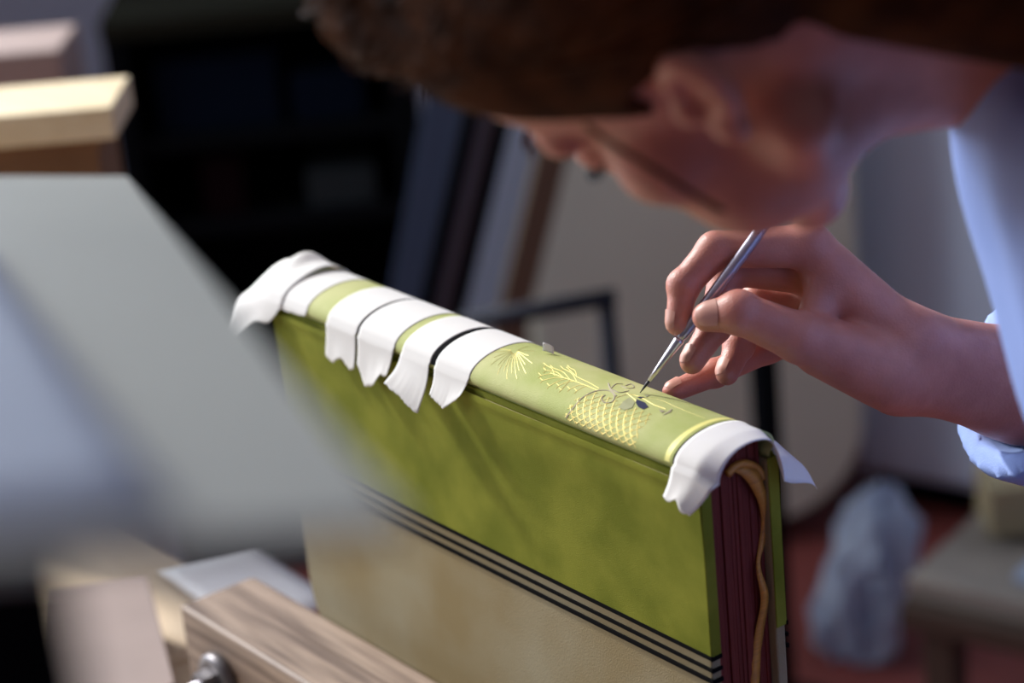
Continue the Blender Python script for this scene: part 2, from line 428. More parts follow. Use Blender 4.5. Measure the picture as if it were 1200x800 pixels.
# spray between rosette and lattice
orn = [px_curve([(702, 458), (680, 449), (662, 443), (645, 437)], 0.0004), px_curve([(702, 455), (690, 448), (676, 441), (664, 430)], 0.0003)]
for bx, by, ex, ey in ((676, 447, 660, 432), (668, 445, 648, 431), (660, 442, 640, 434), (662, 443, 636, 446), (664, 444, 644, 452), (672, 447, 655, 452), (684, 451, 668, 456),
                       (655, 440, 634, 440), (668, 445, 658, 457), (650, 440, 640, 428), (676, 442, 668, 431), (690, 452, 676, 458)):
    mx_, my_ = (bx + ex) / 2 + 2, (by + ey) / 2 - 2
    orn.append(px_curve([(bx, by), (mx_, my_), (ex, ey)], 0.0003))
    for s_ in (-1, 1): orn.append(px_curve([(ex, ey), (ex - 3, ey + 3 * s_)], 0.0003))
v, f = merge(orn); pyd('gilt_spray', v, f, M['gilt'], spn)
# lattice field
orn = []
def inside(x, th):
    s = th / math.pi * 0.064                       # arc position from the front joint
    left = -0.0935 + 0.9 * max(0, s - 0.016) ** 1.15
    right = -0.030 - 0.25 * s
    return left < x < right and s < 0.0255
PITCH = 0.0058
for sl in (-1, 1):
    for k in range(-40, 40):
        cur = []
        for i in range(0, 80):
            s = 0.0006 + i * 0.0004; x = -0.06 + k * PITCH + sl * (s - 0.014) * 0.85
            th = s / 0.064 * math.pi
            if inside(x, th): cur.append((x, th))
        if len(cur) > 3: orn.append(spine_line(cur[::2] + [cur[-1]], 0.00032, 6))
for k in range(-22, 22):                           # little flowers in the cells
    for i in range(0, 6):
        s = 0.0015 + i * PITCH / 0.85 / 2 * 1.0; x = -0.06 + (k + (i % 2) * .5) * PITCH
        th = s / 0.064 * math.pi
        if inside(x - .001, th) and inside(x + .001, th):
            for a in range(4):
                dx, ds = 0.0011 * math.cos(a * 1.571), 0.0011 * math.sin(a * 1.571)
                orn.append(spine_line([(x + dx * .3, th + ds * .3 / .064 * math.pi), (x + dx, th + ds / .064 * math.pi)], 0.00042, 5))
v, f = merge(orn); tag(pyd('gilt_lattice', v, f, M['gilt'], spn), kind='stuff')
# scrolls (tarnished) and repainted leaves
orn = [px_curve([(664, 492), (672, 478), (684, 465), (700, 458), (714, 458), (720, 464), (717, 471), (709, 472), (705, 467), (709, 463)], 0.0006),
       px_curve([(722, 464), (715, 455), (713, 449)], 0.0007), px_curve([(716, 456), (726, 460), (737, 458)], 0.0006),
       px_curve([(728, 452), (736, 455), (743, 454), (740, 450), (733, 452)], 0.0005), px_curve([(716, 455), (722, 450), (730, 450)], 0.0005)]
v, f = merge(orn); pyd('scroll', v, f, M['oldgilt'], spn)
orn = [px_curve([(722, 466), (738, 462), (752, 466), (766, 474), (780, 479)], 0.0004), px_curve([(735, 461), (744, 468), (752, 478)], 0.0004), px_curve([(745, 463), (760, 466), (775, 469), (800, 480), (826, 490)], 0.00012)]
v, f = merge(orn); pyd('gilt_stem', v, f, M['gilt'], spn)
for pts, mm in (([(738, 466), (744, 472), (741, 478), (732, 481), (725, 478), (730, 471)], 'paint_grey'), ([(746, 468), (756, 472), (760, 477), (754, 480), (748, 477), (745, 472)], 'paint_navy'),
                ([(746, 465), (756, 465.5), (750, 467.2)], 'paint_navy'), ([(755, 463), (762, 463), (757, 466)], 'paint_grey'), ([(772, 480), (780, 482), (775, 484)], 'oldgilt'), ([(776, 487), (788, 479), (786, 483)], 'oldgilt')):
    v, f = patch(pts); pyd('leaf', v, f, M[mm], spn)
def spine_band(x0, x1, m, lift=0.00015, name='band'):
    G = np.array([[sp_pt(x, t, lift) for t in np.linspace(0.02, math.pi - .02, 25)] for x in (x0, x1)])
    return grid(name, G[:, ::-1], m, spn, 0.0)
spine_band(-0.0075, -0.0035, M['band'])
spine_band(-0.0012, 0.0004, M['rule'])
spine_band(-0.3015, -0.2985, M['rule'], name='dark_line'); spine_band(-0.2225, -0.2165, M['rule'], name='dark_line')

# ---------------------------------------------------------------- paper strips over the spine
def smooth_noise(n, amp, seed):
    r = np.random.default_rng(seed); c = r.uniform(-1, 1, n // 4 + 3)
    return np.array([amp * (c[i // 4] * (1 - (i % 4) / 4) + c[i // 4 + 1] * (i % 4) / 4) for i in range(n)])
ARC = 0.0635
def strip(x0, x1, front, flare, back, label, seed, taper=(0, 0), curl=0.0, lift=0.0003, backflare=35):
    """front(u) -> free length at the front, flare(u) -> angle from straight down; u runs 0..1 along the spine"""
    nu, nf, na, nb = 28, 12, 26, 8
    j1 = smooth_noise(nu + 1, 0.0011, seed) + np.random.default_rng(seed + 50).uniform(-.0005, .0005, nu + 1); rows = []
    for i in range(nu + 1):
        u = i / nu; L = max(0.0006, front(u) + j1[i] * min(1, front(u) / .006)); fl = math.radians(flare(u)); col = []
        path = []; y, z = -0.0016, Z0 - 0.0004
        for k in range(nf + 1):
            path.append((y, z)); a = fl * min(1, .35 + k / nf * 1.0) + math.radians(curl) * (k / nf) ** 2
            y -= L / nf * math.sin(a); z -= L / nf * math.cos(a)
        path = path[::-1]
        for k in range(1, na):
            q = sp_pt(0, math.pi * k / na, lift); path.append((q[1], q[2]))
        y, z = T + lift, Z0 - 0.0005
        for k in range(nb + 1):
            path.append((y, z)); a = math.radians(backflare); y += back / nb * math.sin(a); z -= back / nb * math.cos(a)
        for k, (yy, zz) in enumerate(path):
            t = max(0.0, (nf - k) / nf); x = x0 + (x1 - x0) * u + t * (taper[0] * (1 - u) + taper[1] * u)
            col.append((x, yy, zz))
        rows.append(col)
    o = grid('paper_strip', np.array(rows), M['tissue'], None, 0.00016)
    return tag(o, label, 'paper strip', 'white paper strips laid over the spine')
strip(-0.3885, -0.3590, lambda u: 0.0012 + 0.002 * (1 - u), lambda u: 10, 0.015, 'white paper strip without hanging tab, beside the drooping end sheet', 2)
strip(-0.3350, -0.3015, lambda u: 0.0215 + 0.002 * math.sin(u * 9), lambda u: 14, 0.014, 'white paper strip with short straight torn tab creased over the joint', 3, (0.001, 0.0))
strip(-0.2990, -0.2600, lambda u: 0.0175 + 0.012 * math.sin(min(1, u * 1.25) * math.pi) ** 1.2 * (1 if u < .8 else .9), lambda u: 14 + 6 * u, 0.015, 'white paper strip with rounded hanging tab creased over the joint', 4, (0.001, -0.004))
strip(-0.2520, -0.2225, lambda u: 0.020 + 0.011 * u, lambda u: 62 - 22 * u, 0.014, 'white paper strip with long pointed torn tab standing off the cover', 5, (0.0, 0.003), -8)
strip(-0.2170, -0.1830, lambda u: 0.016 + 0.004 * math.sin(u * math.pi) - 0.014 * max(0, u - .55) ** 1, lambda u: 42 - 10 * u, 0.016, 'white paper strip nearest the gilt fan, its torn tab standing off', 6, (0.004, -0.004), -5)

# drooping sheet over the far end
rows = []
for i in range(15):
    u = i / 14; x = -0.3865 - 0.056 * u; col = []
    over = max(0.0, (-0.404 - x)) / 0.0385
    for k in range(41):
        s = k / 40
        if s < 0.28:                                   # front free tab
            t = (0.28 - s) / 0.28; L = 0.002 + 0.030 * max(0, (u - .12) / .88) ** .55 + 0.004 * math.sin(u * 9)
            y = -0.0018 - L * t * math.sin(math.radians(12 + 30 * u)); z = Z0 - L * t * math.cos(math.radians(12 + 30 * u))
        elif s < 0.80:
            q = sp_pt(0, (s - .28) / .52 * math.pi, 0.0006); y, z = q[1], q[2]
        else:
            t = (s - .8) / .2; y = T + 0.0006 + 0.008 * t; z = Z0 - 0.014 * t
        hump = math.exp(-((s - .60) / .11) ** 2)
        dz = -0.011 * over ** 1.5 * (1 - .55 * hump) - 0.003 * over * math.sin(s * 19) + 0.0075 * hump * math.exp(-((over - .28) / .3) ** 2)
        col.append((x + 0.008 * over * hump, y, z + dz))
    rows.append(col)
o = grid('paper_strip', np.array(rows)[::-1], M['tissue'], None, 0.00016)
tag(o, 'wide white paper sheet drooping over the far end of the spine', 'paper strip', 'white paper strips laid over the spine')

# sheet over the near end of the spine
rows = []
for i in range(15):
    u = i / 14; x = 0.0008 + 0.030 * u; over = max(0.0, x - 0.019) / 0.0118; col = []
    for k in range(49):
        s = k / 48
        if s < 0.22:
            t = (0.22 - s) / 0.22; L = 0.0165 + 0.0025 * u + 0.0016 * math.sin(u * 11)
            a = math.radians(10 + 16 * t); y = -0.0026 - L * t * math.sin(a); z = Z0 - L * t * math.cos(a); y += 0.0
            xx = x - 0.013 * t * max(0, u - .2)
        elif s < 0.72:
            q = sp_pt(0, (s - .22) / .50 * math.pi, 0.0006); y, z = q[1], q[2]; xx = x
        else:
            t = (s - .72) / .28; L = 0.038
            a = math.radians(56 - 12 * t); y = T + 0.0006 + L * t * math.sin(a); z = Z0 - L * t * math.cos(a) + 0.003 * math.sin(t * 3)
            xx = x + 0.005 * t - 0.012 * t * t * u
        dome = math.exp(-((s - .47) / .17) ** 2)
        z2 = z - 0.0055 * over * (1 - .75 * dome) ; y2 = y + 0.006 * over * (1 if s < .47 else -1) * (1 - dome) * (0.25 if s < .22 else 1 if s < .72 else .2)
        bk = max(0.0, min(1.0, (s - .58) / .14)); z2 -= 0.016 * u * bk * (1 - .75 * max(0.0, (s - .72) / .28) ** 1.5)
        col.append((xx, y2, z2))
    rows.append(col)
o = grid('paper_strip', np.array(rows), M['tissue'], None, 0.00016)
tag(o, 'white paper sheet draped over the near end above the red page edges', 'paper strip', 'white paper strips laid over the spine')
# small scrap of paper peeking behind the spine
SC = [[at(636 + 13 * i / 4, 400.5 + 10 * j / 4 + .3 * (i - 1.5) ** 2 * (1 - j / 4) + 4.2 * i / 4, 1.434) for i in range(5)] for j in range(5)]
tag(grid('paper_scrap', np.array(SC), M['tissue'], None, 0.0002), 'tiny white paper scrap stuck behind the spine beside the gilt fan', 'paper scrap')

# ================================================================ foreground stand and things on the bench
A_ = at(150, 206, 1.08); B_ = at(478, 606, 0.47); ab = B_ - A_
vl = cvec(-1, 0.038, -0.555); vl /= np.linalg.norm(vl)
nrm = np.cross(vl, ab); nrm /= np.linalg.norm(nrm)
if nrm[2] < 0: nrm = -nrm
WB = 0.42
def onb(px, py, lift=0.0):
    r = ray(px, py); t = ((A_ + nrm * lift - CAM) @ nrm) / (r @ nrm); return CAM + r * t
def slab(name, corners, th, m, parent=None, bev=0.0):
    v = [c - nrm * th for c in corners] + list(corners)
    o = pyd(name, v, [(3, 2, 1, 0), (4, 5, 6, 7), (0, 1, 5, 4), (1, 2, 6, 5), (2, 3, 7, 6), (3, 0, 4, 7)], m, parent)
    return bevel(o, bev) if bev else o
crn = [A_, A_ + vl * WB, B_ + vl * WB, B_]
base = np.mean(crn, 0)
stand = empty('sloping_stand', (base[0], base[1], 0), 'sloping stand with pale grey-green board top and black post in front of the book', 'stand')
slab('top_board', crn, 0.004, M['board'], stand, 0.001)
# support: black post to the floor, rose-brown bracket under the board
c0 = onb(-30, 600) - nrm * .004
box('post', (c0[0] - .013, c0[1] - .013, 0.0), (c0[0] + .013, c0[1] + .013, c0[2] + .001), M['black'], stand, 0.003)
box('foot', (c0[0] - .16, c0[1] - .16, 0.0), (c0[0] + .16, c0[1] + .16, 0.03), M['black'], stand, 0.004)
q0 = onb(-20, 640); q1 = onb(150, 640)
# paper sheet lying on the board
s0, s1, s2, s3 = onb(-280, 300, .0006), onb(-20, 292, .0006), onb(205, 605, .0006), onb(-330, 650, .0006)
P = np.array([[(s0 * (1 - i / 10) + s1 * i / 10) * (1 - j / 10) + (s3 * (1 - i / 10) + s2 * i / 10) * j / 10 + nrm * (.0004 + .0012 * (i / 10) ** 4) for i in range(11)] for j in range(11)])
inb = P
tag(grid('paper_sheet', P[::-1], M['blue_sheet'], None, 0.0003), 'pale blue-white paper sheet lying on the sloping grey-green board', 'paper')

# stack at the far left of the bench: brown box, grey box and a pale plank on top
def lvl(px, py, d): return at(px, py, d)
pk = at(70, 130, 1.62)
pa = np.array([0.52, 0.854, 0.0]); pa = cvec(1, 0, 0) * [1, 1, 0]; pa /= np.linalg.norm(pa); pb = np.cross([0, 0, 1.], pa)
z1 = at(135, 160, 2.10)[2]; z2 = at(136, 118, 2.10)[2]
ctr = at(138, 160, 2.10)
bx = empty('brown_box', tuple((ctr - pa * .16 + pb * .05) * [1, 1, 0] + [0, 0, BZ]), 'dark brown box under the pale plank at the end of the bench', 'box')
cc = ctr - pa * .135 + pb * .055
obox('body', [cc[0], cc[1], (BZ + z1 - .012) / 2], pa * .115, pb * .05, [0, 0, (z1 - .012 - BZ) / 2], M['brown'], bx, 0.002)
obox('lid', [cc[0], cc[1], z1 - .0065], pa * .118, pb * .053, [0, 0, .0065], M['brown'], bx, 0.002)
o = obox('plank', ctr - pa * .14 + pb * .045 + [0, 0, (z2 - z1) / 2], pa * .14, pb * .052, [0, 0, (z2 - z1) / 2], M['pale_wood'], None, 0.002)
tag(o, 'short pale wooden plank lying on the dark brown box', 'plank')
g0 = at(84, 62, 2.75)
tanm = mat('tan_card', (0.30, 0.22, 0.20), .7)
gb = obox('tan_box', [g0[0] - pa[0] * .1, g0[1] - pa[1] * .1, g0[2] / 2 + .01], pa * .1, pb * .06, [0, 0, g0[2] / 2 + .01], tanm, None, 0.004)
# keep it on the floor beyond the bench
gb.location = (0, 0, 0); tag(gb, 'tall tan carton standing on the floor beyond the bench end', 'carton')
o = obox('slate_panel', [*(at(122, 180, 2.3)[:2]), at(122, 150, 2.3)[2] / 2], pa * .013, pb * .013, [0, 0, at(122, 150, 2.3)[2] / 2], mat('slate_paint', (0.16, 0.17, 0.26), 0.6), None, 0.001)
tag(o, 'narrow slate-blue batten standing on the floor behind the brown box', 'batten')
# white sheets lying beyond the press
for k, (pxs, lab) in enumerate(((((186, 668), (300, 640), (392, 705), (290, 745)), 'white paper sheet on the bench beyond the end of the press'), (((60, 700), (190, 668), (300, 745), (150, 800)), 'cream paper sheet on the bench under the sloping board'))):
    z = BZ + 0.0006 + 0.0012 * (1 - k)
    c4 = [hitz(*p, z) for p in pxs]
    P = np.array([[(c4[0] * (1 - i / 6) + c4[1] * i / 6) * (1 - j / 6) + (c4[3] * (1 - i / 6) + c4[2] * i / 6) * j / 6 + np.array([0, 0, .0003 * math.sin(i + 2 * j) + .0003]) for i in range(7)] for j in range(7)])
    tag(grid('paper_sheet', P[::-1], M['white'] if k == 0 else M['bench'], None, 0.0003), lab, 'paper')
# added book, its rose-brown covers standing in for bench in shade
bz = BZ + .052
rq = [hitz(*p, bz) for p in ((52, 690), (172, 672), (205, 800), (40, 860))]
rbk = empty('bench_shade_book', (*np.mean(rq, 0)[:2], BZ), 'added rose-brown book standing in for shaded bench under the sloping board', 'book')
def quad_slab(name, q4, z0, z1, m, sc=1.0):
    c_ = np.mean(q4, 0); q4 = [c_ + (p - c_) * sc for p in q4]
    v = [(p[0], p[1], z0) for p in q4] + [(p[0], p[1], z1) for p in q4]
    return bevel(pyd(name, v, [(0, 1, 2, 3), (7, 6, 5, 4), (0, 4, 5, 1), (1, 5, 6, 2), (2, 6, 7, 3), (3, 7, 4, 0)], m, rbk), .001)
quad_slab('cover', rq, BZ, BZ + .004, M['bench_shade']); quad_slab('pages', rq, BZ + .004, bz - .004, M['page_in'], .95); quad_slab('cover', rq, bz - .004, bz, M['bench_shade'])

# ================================================================ background
D1 = 3.30
# cream rounded cupboard
l0, _ = bp(625, 420, D1); l1, _ = bp(1012, 420, D1); _, zt = bp(800, -20, D1); lb, zb = bp(930, 705, D1)
cup = empty('cream_cupboard', room((l0 + l1) / 2, D1 + .3, 0), 'tall cream cupboard with rounded lower corners behind the person', 'cupboard')
R_ = 0.16; zb = max(zb, 0.03); n = 10
ol = [(l0, zt), (l0, zb + R_)] + [(l0 + R_ - R_ * math.cos(a), zb + R_ - R_ * math.sin(a)) for a in np.linspace(0, math.pi / 2, n)] + [(l1 - R_ + R_ * math.sin(a), zb + R_ - R_ * math.cos(a)) for a in np.linspace(0, math.pi / 2, n)] + [(l1, zt)]
def extr(name, ol, d0, d1, m, parent, bev=0):
    n = len(ol); v = [room(x, d0, z) for x, z in ol] + [room(x, d1, z) for x, z in ol]
    o = pyd(name, v, [tuple(range(n)), tuple(range(2 * n - 1, n - 1, -1))] + [((i + 1) % n, i, i + n, (i + 1) % n + n) for i in range(n)], m, parent)
    return bevel(o, bev, 3) if bev else o
extr('body', ol, D1, D1 + .5, M['cream'], cup, 0.03)
lm = (l0 + l1) / 2
extr('door', [(x * .96 + lm * .04, z * .985 + .012) for x, z in ol], D1 - .022, D1 - .002, M['cream'], cup, 0.01)
rbox('handle', l0 + .05, l0 + .07, D1 - .05, D1 - .02, 0.9, 1.05, M['darkmetal'], cup, .004)
for a in (l0 + .14, l1 - .18): rbox('foot', a, a + .05, D1 + .05, D1 + .4, 0, zb + .02, M['black'], cup, .004)
# brown leaning post and pale leaning panels
def leaner(name, pt, pb_, wpx, dist, m, th=0.02, parent=None):
    """upright bar seen from the pixel pt (top) to pb_ (towards the floor), continued down to the floor and up"""
    (xa, za), (xb, zb_) = bp(*pt, dist), bp(*pb_, dist)
    k = (xb - xa) / (zb_ - za); w_ = wpx / F_PX * dist / 2
    z0, z1 = 0.0, za + 0.25
    xs0, xs1 = xa + k * (z0 - za), xa + k * (z1 - za)
    return extr(name, [(xs0 - w_, z0), (xs0 + w_, z0), (xs1 + w_, z1), (xs1 - w_, z1)], dist, dist + th, m, parent)
tag(leaner('brown_post', (646, 190), (612, 330), 38, 3.00, mat('brown_post', (0.16, 0.115, 0.075), .6), .05), 'brown wooden post leaning beside the cream cupboard', 'post')
tag(leaner('pale_panel', (606, 180), (572, 340), 64, 3.08, mat('pale_blue_panel', (0.42, 0.50, 0.66), .6), .03), 'pale blue panel leaning between the brown post and black frame', 'panel')
fr = empty('easel', room(bp(545, 300, 3.1)[0], 3.1, 0), 'black leaning easel of two uprights with a grey slat between', 'easel')
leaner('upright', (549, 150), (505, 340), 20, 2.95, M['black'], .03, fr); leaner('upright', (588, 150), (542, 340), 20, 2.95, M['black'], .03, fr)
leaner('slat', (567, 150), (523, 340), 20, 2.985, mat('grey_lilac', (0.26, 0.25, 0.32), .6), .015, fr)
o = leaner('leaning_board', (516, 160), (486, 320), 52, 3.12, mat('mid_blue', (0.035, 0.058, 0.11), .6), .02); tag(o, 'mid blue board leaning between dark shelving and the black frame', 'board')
# trestle with dark top bar
tr = empty('trestle', room(bp(640, 360, 2.6)[0], 2.6, 0), 'dark steel trestle with angled top bar behind the book', 'trestle')
(xa, za), (xb, zb_), (xc, zc) = bp(540, 378, 2.6), bp(722, 346, 2.6), bp(905, 395, 2.6)
def rtube(name, pts, r, m, parent): return tube(name, [room(*p) for p in pts], r, m, parent, 12)
slate = mat('slate_steel', (0.018, 0.022, 0.035), 0.7, spec=.15)
rtube('bar', [(xa, 2.6, za), (xb, 2.6, zb_)], .0105, slate, tr)
rtube('leg', [(xb - .012, 2.6, zb_ - .004), (xb - .004, 2.6, 0)], .010, slate, tr)
rtube('leg', [(xa + .01, 2.6, za), (xa - .01, 2.6, 0)], .010, slate, tr)
rtube('leg', [(xb - .012, 2.85, 0), (xb - .012, 2.6, zb_ - .004)], .010, slate, tr)
x9, z9 = bp(893, 395, 2.75); 
pc = empty('black_stool', room(x9, 2.75, 0), 'black stool post standing behind the page end of the book', 'stool')
rtube('post', [(x9, 2.75, 0.0), (x9 + .0, 2.75, z9 + .03)], .019, M['black'], pc)
v, f = tube_data([room(x9, 2.75, z9 + .02), room(x9, 2.75, z9 + .05)], [.055, .055], 24); pyd('seat', v, f, M['black'], pc)
v, f = tube_data([room(x9, 2.75, 0.0), room(x9, 2.75, .02)], [.10, .09], 24); pyd('foot', v, f, M['black'], pc)
# dark shelving on the left
D2 = 3.35
s0_, zt_ = bp(120, 60, D2); s1_, _ = bp(492, 200, D2); _, zt_ = bp(330, 28, D2)
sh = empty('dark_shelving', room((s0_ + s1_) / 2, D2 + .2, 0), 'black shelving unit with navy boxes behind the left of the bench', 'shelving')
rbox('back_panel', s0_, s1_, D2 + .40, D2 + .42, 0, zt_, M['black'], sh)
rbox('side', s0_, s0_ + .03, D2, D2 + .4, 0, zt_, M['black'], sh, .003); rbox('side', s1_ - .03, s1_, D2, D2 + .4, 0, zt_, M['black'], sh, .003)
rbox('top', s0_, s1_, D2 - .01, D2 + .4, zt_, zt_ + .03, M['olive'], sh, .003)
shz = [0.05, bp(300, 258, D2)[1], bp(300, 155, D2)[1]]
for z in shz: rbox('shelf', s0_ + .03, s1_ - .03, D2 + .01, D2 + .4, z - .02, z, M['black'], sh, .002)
def shelf_box(name, px0, px1, pytop, shelf, m, lab, cat='box'):
    a, _ = bp(px0, 150, D2); b, _ = bp(px1, 150, D2); _, zt2 = bp((px0 + px1) / 2, pytop, D2)
    tag(rbox(name, a, b, D2 + .03, D2 + .3, shz[shelf] + .0005, max(zt2, shz[shelf] + .03), m, None, .004), lab, cat)
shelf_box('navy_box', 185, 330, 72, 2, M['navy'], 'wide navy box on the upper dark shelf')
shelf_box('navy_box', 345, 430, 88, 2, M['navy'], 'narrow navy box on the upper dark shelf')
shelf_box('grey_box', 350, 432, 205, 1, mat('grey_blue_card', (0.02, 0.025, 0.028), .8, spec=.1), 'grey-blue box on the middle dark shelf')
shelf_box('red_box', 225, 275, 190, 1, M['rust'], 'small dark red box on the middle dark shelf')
# pale blue cupboard at the right
cb0, _ = bp(1000, 300, 3.42); pbz = 2.0
pcb = empty('blue_cupboard', room(cb0 + .5, 3.5, 0), 'pale blue cupboard standing right of the cream cupboard', 'cupboard')
pblue = mat('pale_blue_paint', (0.62, 0.71, 0.88), .7, col2=(0.65, 0.74, 0.90), scale=3)
ca_ = HR * .80 - HD * .60; cb_ = HR * .60 + HD * .80; cc_ = np.array(room(cb0, 3.42, 0))
def cbox(name, u0, u1, v0, v1, z0, z1, m, bev=.003):
    return obox(name, cc_ + ca_ * (u0 + u1) / 2 + cb_ * (v0 + v1) / 2 + np.array([0, 0, (z0 + z1) / 2]), ca_ * (u1 - u0) / 2, cb_ * (v1 - v0) / 2, [0, 0, (z1 - z0) / 2], m, pcb, bev)
cbox('body', 0, 1.1, 0, .15, .05, pbz, pblue); cbox('plinth', .02, 1.08, .02, .13, 0, .052, M['black'])
for k in range(2): cbox('door', .01 + .55 * k, .54 + .55 * k, -.018, .0, .07, pbz - .02, pblue)
for k in range(2): cbox('handle', .50 + .07 * k, .515 + .07 * k, -.04, -.017, .95, 1.08, M['darkmetal'])
# low table with papers at the right
D3 = 2.55
ta, tz = bp(1052, 690, D3); tb = ta + .55
tb_ = empty('low_table', room(ta + .27, D3, 0), 'low wooden table piled with boards at the right', 'table')
hx = np.array([0, 0, 1.]); e1 = HR * .79 - HD * .61; e2 = HR * .61 + HD * .79
tc = np.array(room(ta, D3, 0))
def tbox(name, u0, u1, v0, v1, z0, z1, m, parent=None, bev=.003):
    c = tc + e1 * (u0 + u1) / 2 + e2 * (v0 + v1) / 2 + hx * (z0 + z1) / 2
    return obox(name, c, e1 * (u1 - u0) / 2, e2 * (v1 - v0) / 2, hx * (z1 - z0) / 2, m, parent, bev)
dw = mat('dark_table_wood', (0.05, 0.03, 0.02), .6)
tbox('table_top', 0, .62, 0, .42, tz - .05, tz - .02, dw, tb_)
for u in (.02, .56):
    for v_ in (.02, .36): tbox('leg', u, u + .04, v_, v_ + .04, 0, tz - .05, dw, tb_)
tag(tbox('board_panel', .0, .58, .02, .36, tz - .02, tz + .008, mat('warm_grey_card', (0.22, 0.195, 0.17), .7)), 'warm grey card panel lying on the low table', 'card')
tag(tbox('board_panel', .12, .60, .06, .30, tz + .008, tz + .02, mat('blue_grey_card', (0.28, 0.34, 0.46), .7)), 'blue-grey card panel lying on the warm grey one', 'card')
xo, _ = bp(1166, 700, 2.6)
tag(rbox('carton', xo, xo + .09, 2.62, 2.70, tz + .020, tz + .085, mat('ochre_card', (0.34, 0.29, 0.17), .7), None, .003), 'small ochre carton standing on the low table', 'carton')
# crumpled blue plastic on the floor between cupboard and table
xp, zp = bp(1022, 700, 2.95)
pbag = []
vv, ff = [], []
for i in range(19):
    th = math.pi * i / 18
    for j in range(28):
        ph = 2 * math.pi * j / 28
        r = 1 + .22 * math.sin(3 * ph + 2 * th) + .16 * math.sin(7 * ph - 5 * th) + .10 * math.sin(11 * ph + 9 * th)
        x = .058 * r * math.sin(th) * math.cos(ph) + .03 * math.cos(th); y = .08 * r * math.sin(th) * math.sin(ph); z = max(0.0, .10 + .13 * math.cos(th) * (1 + .12 * math.sin(5 * ph)))
        vv.append(room(xp + x - .01, 2.95 + y, z))
for i in range(18):
    for j in range(28): ff.append((i * 28 + j, i * 28 + (j + 1) % 28, (i + 1) * 28 + (j + 1) % 28, (i + 1) * 28 + j))
tag(pyd('plastic_bag', vv, ff, M['plastic'], None, False), 'crumpled pale blue plastic bag on the red floor', 'plastic bag')

# ================================================================ brush
Dh = 1.362                                        # distance of the hand
tipq = on_spine(750, 461); tipw = sp_pt(*tipq, 0.0004)
topw = at(905, 251, Dh - 0.0165)
bd = topw - tipw; BL = np.linalg.norm(bd); bd = bd / BL
brush = empty('paintbrush', tuple(tipw), 'fine silver paintbrush held in the fingers, tip touching the spine', 'paintbrush')
def along(k): return tipw + bd * k
tube('bristle_tip', [along(k) for k in (0, .003, .006, .0092)], [.0002, .0006, .00085, .0009], M['bristle'], brush, 12)
tube('ferrule', [along(k) for k in (.0085, .020, .034, .036, .0365, .038)], [.00105, .0018, .0027, .0029, .0030, .0026], M['steel'], brush, 16)
tube('handle', [along(k) for k in (.0375, .041, .045, .07, .10, BL - .004, BL)], [.0024, .0030, .0032, .0034, .0034, .0033, .0026], mat('lilac_lacquer', (0.45, 0.42, 0.50), 0.22, 0.6), brush, 16)

# ================================================================ the person
def hp(px, py, dd): return at(px, py, Dh + dd)
fingers = {
    'index': ([(948, 288, .000), (838, 293, .000), (801, 334, -.002), (794, 380, -.004)], [.0125, .0102, .0088, .0066]),
    'middle': ([(950, 320, .021), (853, 313, .020), (838, 382, .008), (811, 424, .001)], [.0125, .0104, .0090, .0070]),
    'ring': ([(954, 352, .040), (888, 350, .044), (866, 404, .028), (852, 438, .018)], [.0120, .0098, .0085, .0066]),
    'little': ([(962, 386, .056), (898, 408, .058), (838, 437, .043), (788, 459, .032)], [.0110, .0088, .0078, .0060]),
    'thumb': ([(1035, 432, -.004), (938, 396, -.019), (866, 366, -.0235), (829, 371, -.0185)], [.0190, .0140, .0118, .0085]),
}
FJ = {k: ([hp(*p) for p in a], r) for k, (a, r) in fingers.items()}
WR = hp(1092, 426, .006)
elbow = at(1421, 517, 1.49)
def hand_sdf(P):
    palm = rcone(P, hp(1062, 402, .004), FJ['index'][0][0], .0185, .0125)
    palm = smin(palm, rcone(P, hp(1064, 410, .016), FJ['middle'][0][0], .0180, .0125), .010)
    palm = smin(palm, rcone(P, hp(1066, 425, .028), FJ['ring'][0][0], .0175, .0120), .010)
    palm = smin(palm, rcone(P, hp(1068, 440, .034), FJ['little'][0][0], .0175, .0120), .010)
    palm = smin(palm, rcone(P, hp(1048, 452, .022), hp(985, 428, .045), .0165, .0130), .010)          # hypothenar
    palm = smin(palm, rcone(P, hp(1040, 440, .000), hp(962, 410, -.008), .0200, .0150), .012)         # thenar
    palm = smin(palm, rcone(P, hp(1072, 404, .004), hp(1190, 432, .046), .0190, .0235), .014)         # radius
    palm = smin(palm, rcone(P, hp(1072, 446, .012), hp(1190, 470, .056), .0165, .0230), .014)         # ulna
    palm = smin(palm, rcone(P, hp(1190, 450, .050), elbow, .0260, .0400), .020)
    palm = smin(palm, rcone(P, hp(948, 384, -.010), hp(968, 318, .002), .0085, .0085), .012)          # web
    d = palm
    first = True
    allf = None
    for k, (J, R) in FJ.items():
        g = rcone(P, J[0], J[1], R[0], R[1])
        g = smin(g, rcone(P, J[1], J[2], R[1], R[2]), .004)
        g = smin(g, rcone(P, J[2], J[3], R[2], R[3]), .003)
        # knuckle swelling and fingertip pad
        g = smin(g, np.sqrt(((P - np.array(J[2], np.float32)) ** 2).sum(-1)) - R[2] * 1.03, .003)
        allf = g if allf is None else smin(allf, g, .0012)
    return smin(d, allf, .0055)
pts = np.concatenate([np.array(J) for J, R in FJ.values()] + [np.array([hp(1200, 455, .055)])])
lo, hi = pts.min(0) - .032, pts.max(0) + .032
hv, hf = nets(hand_sdf, lo, hi, 0.00135)

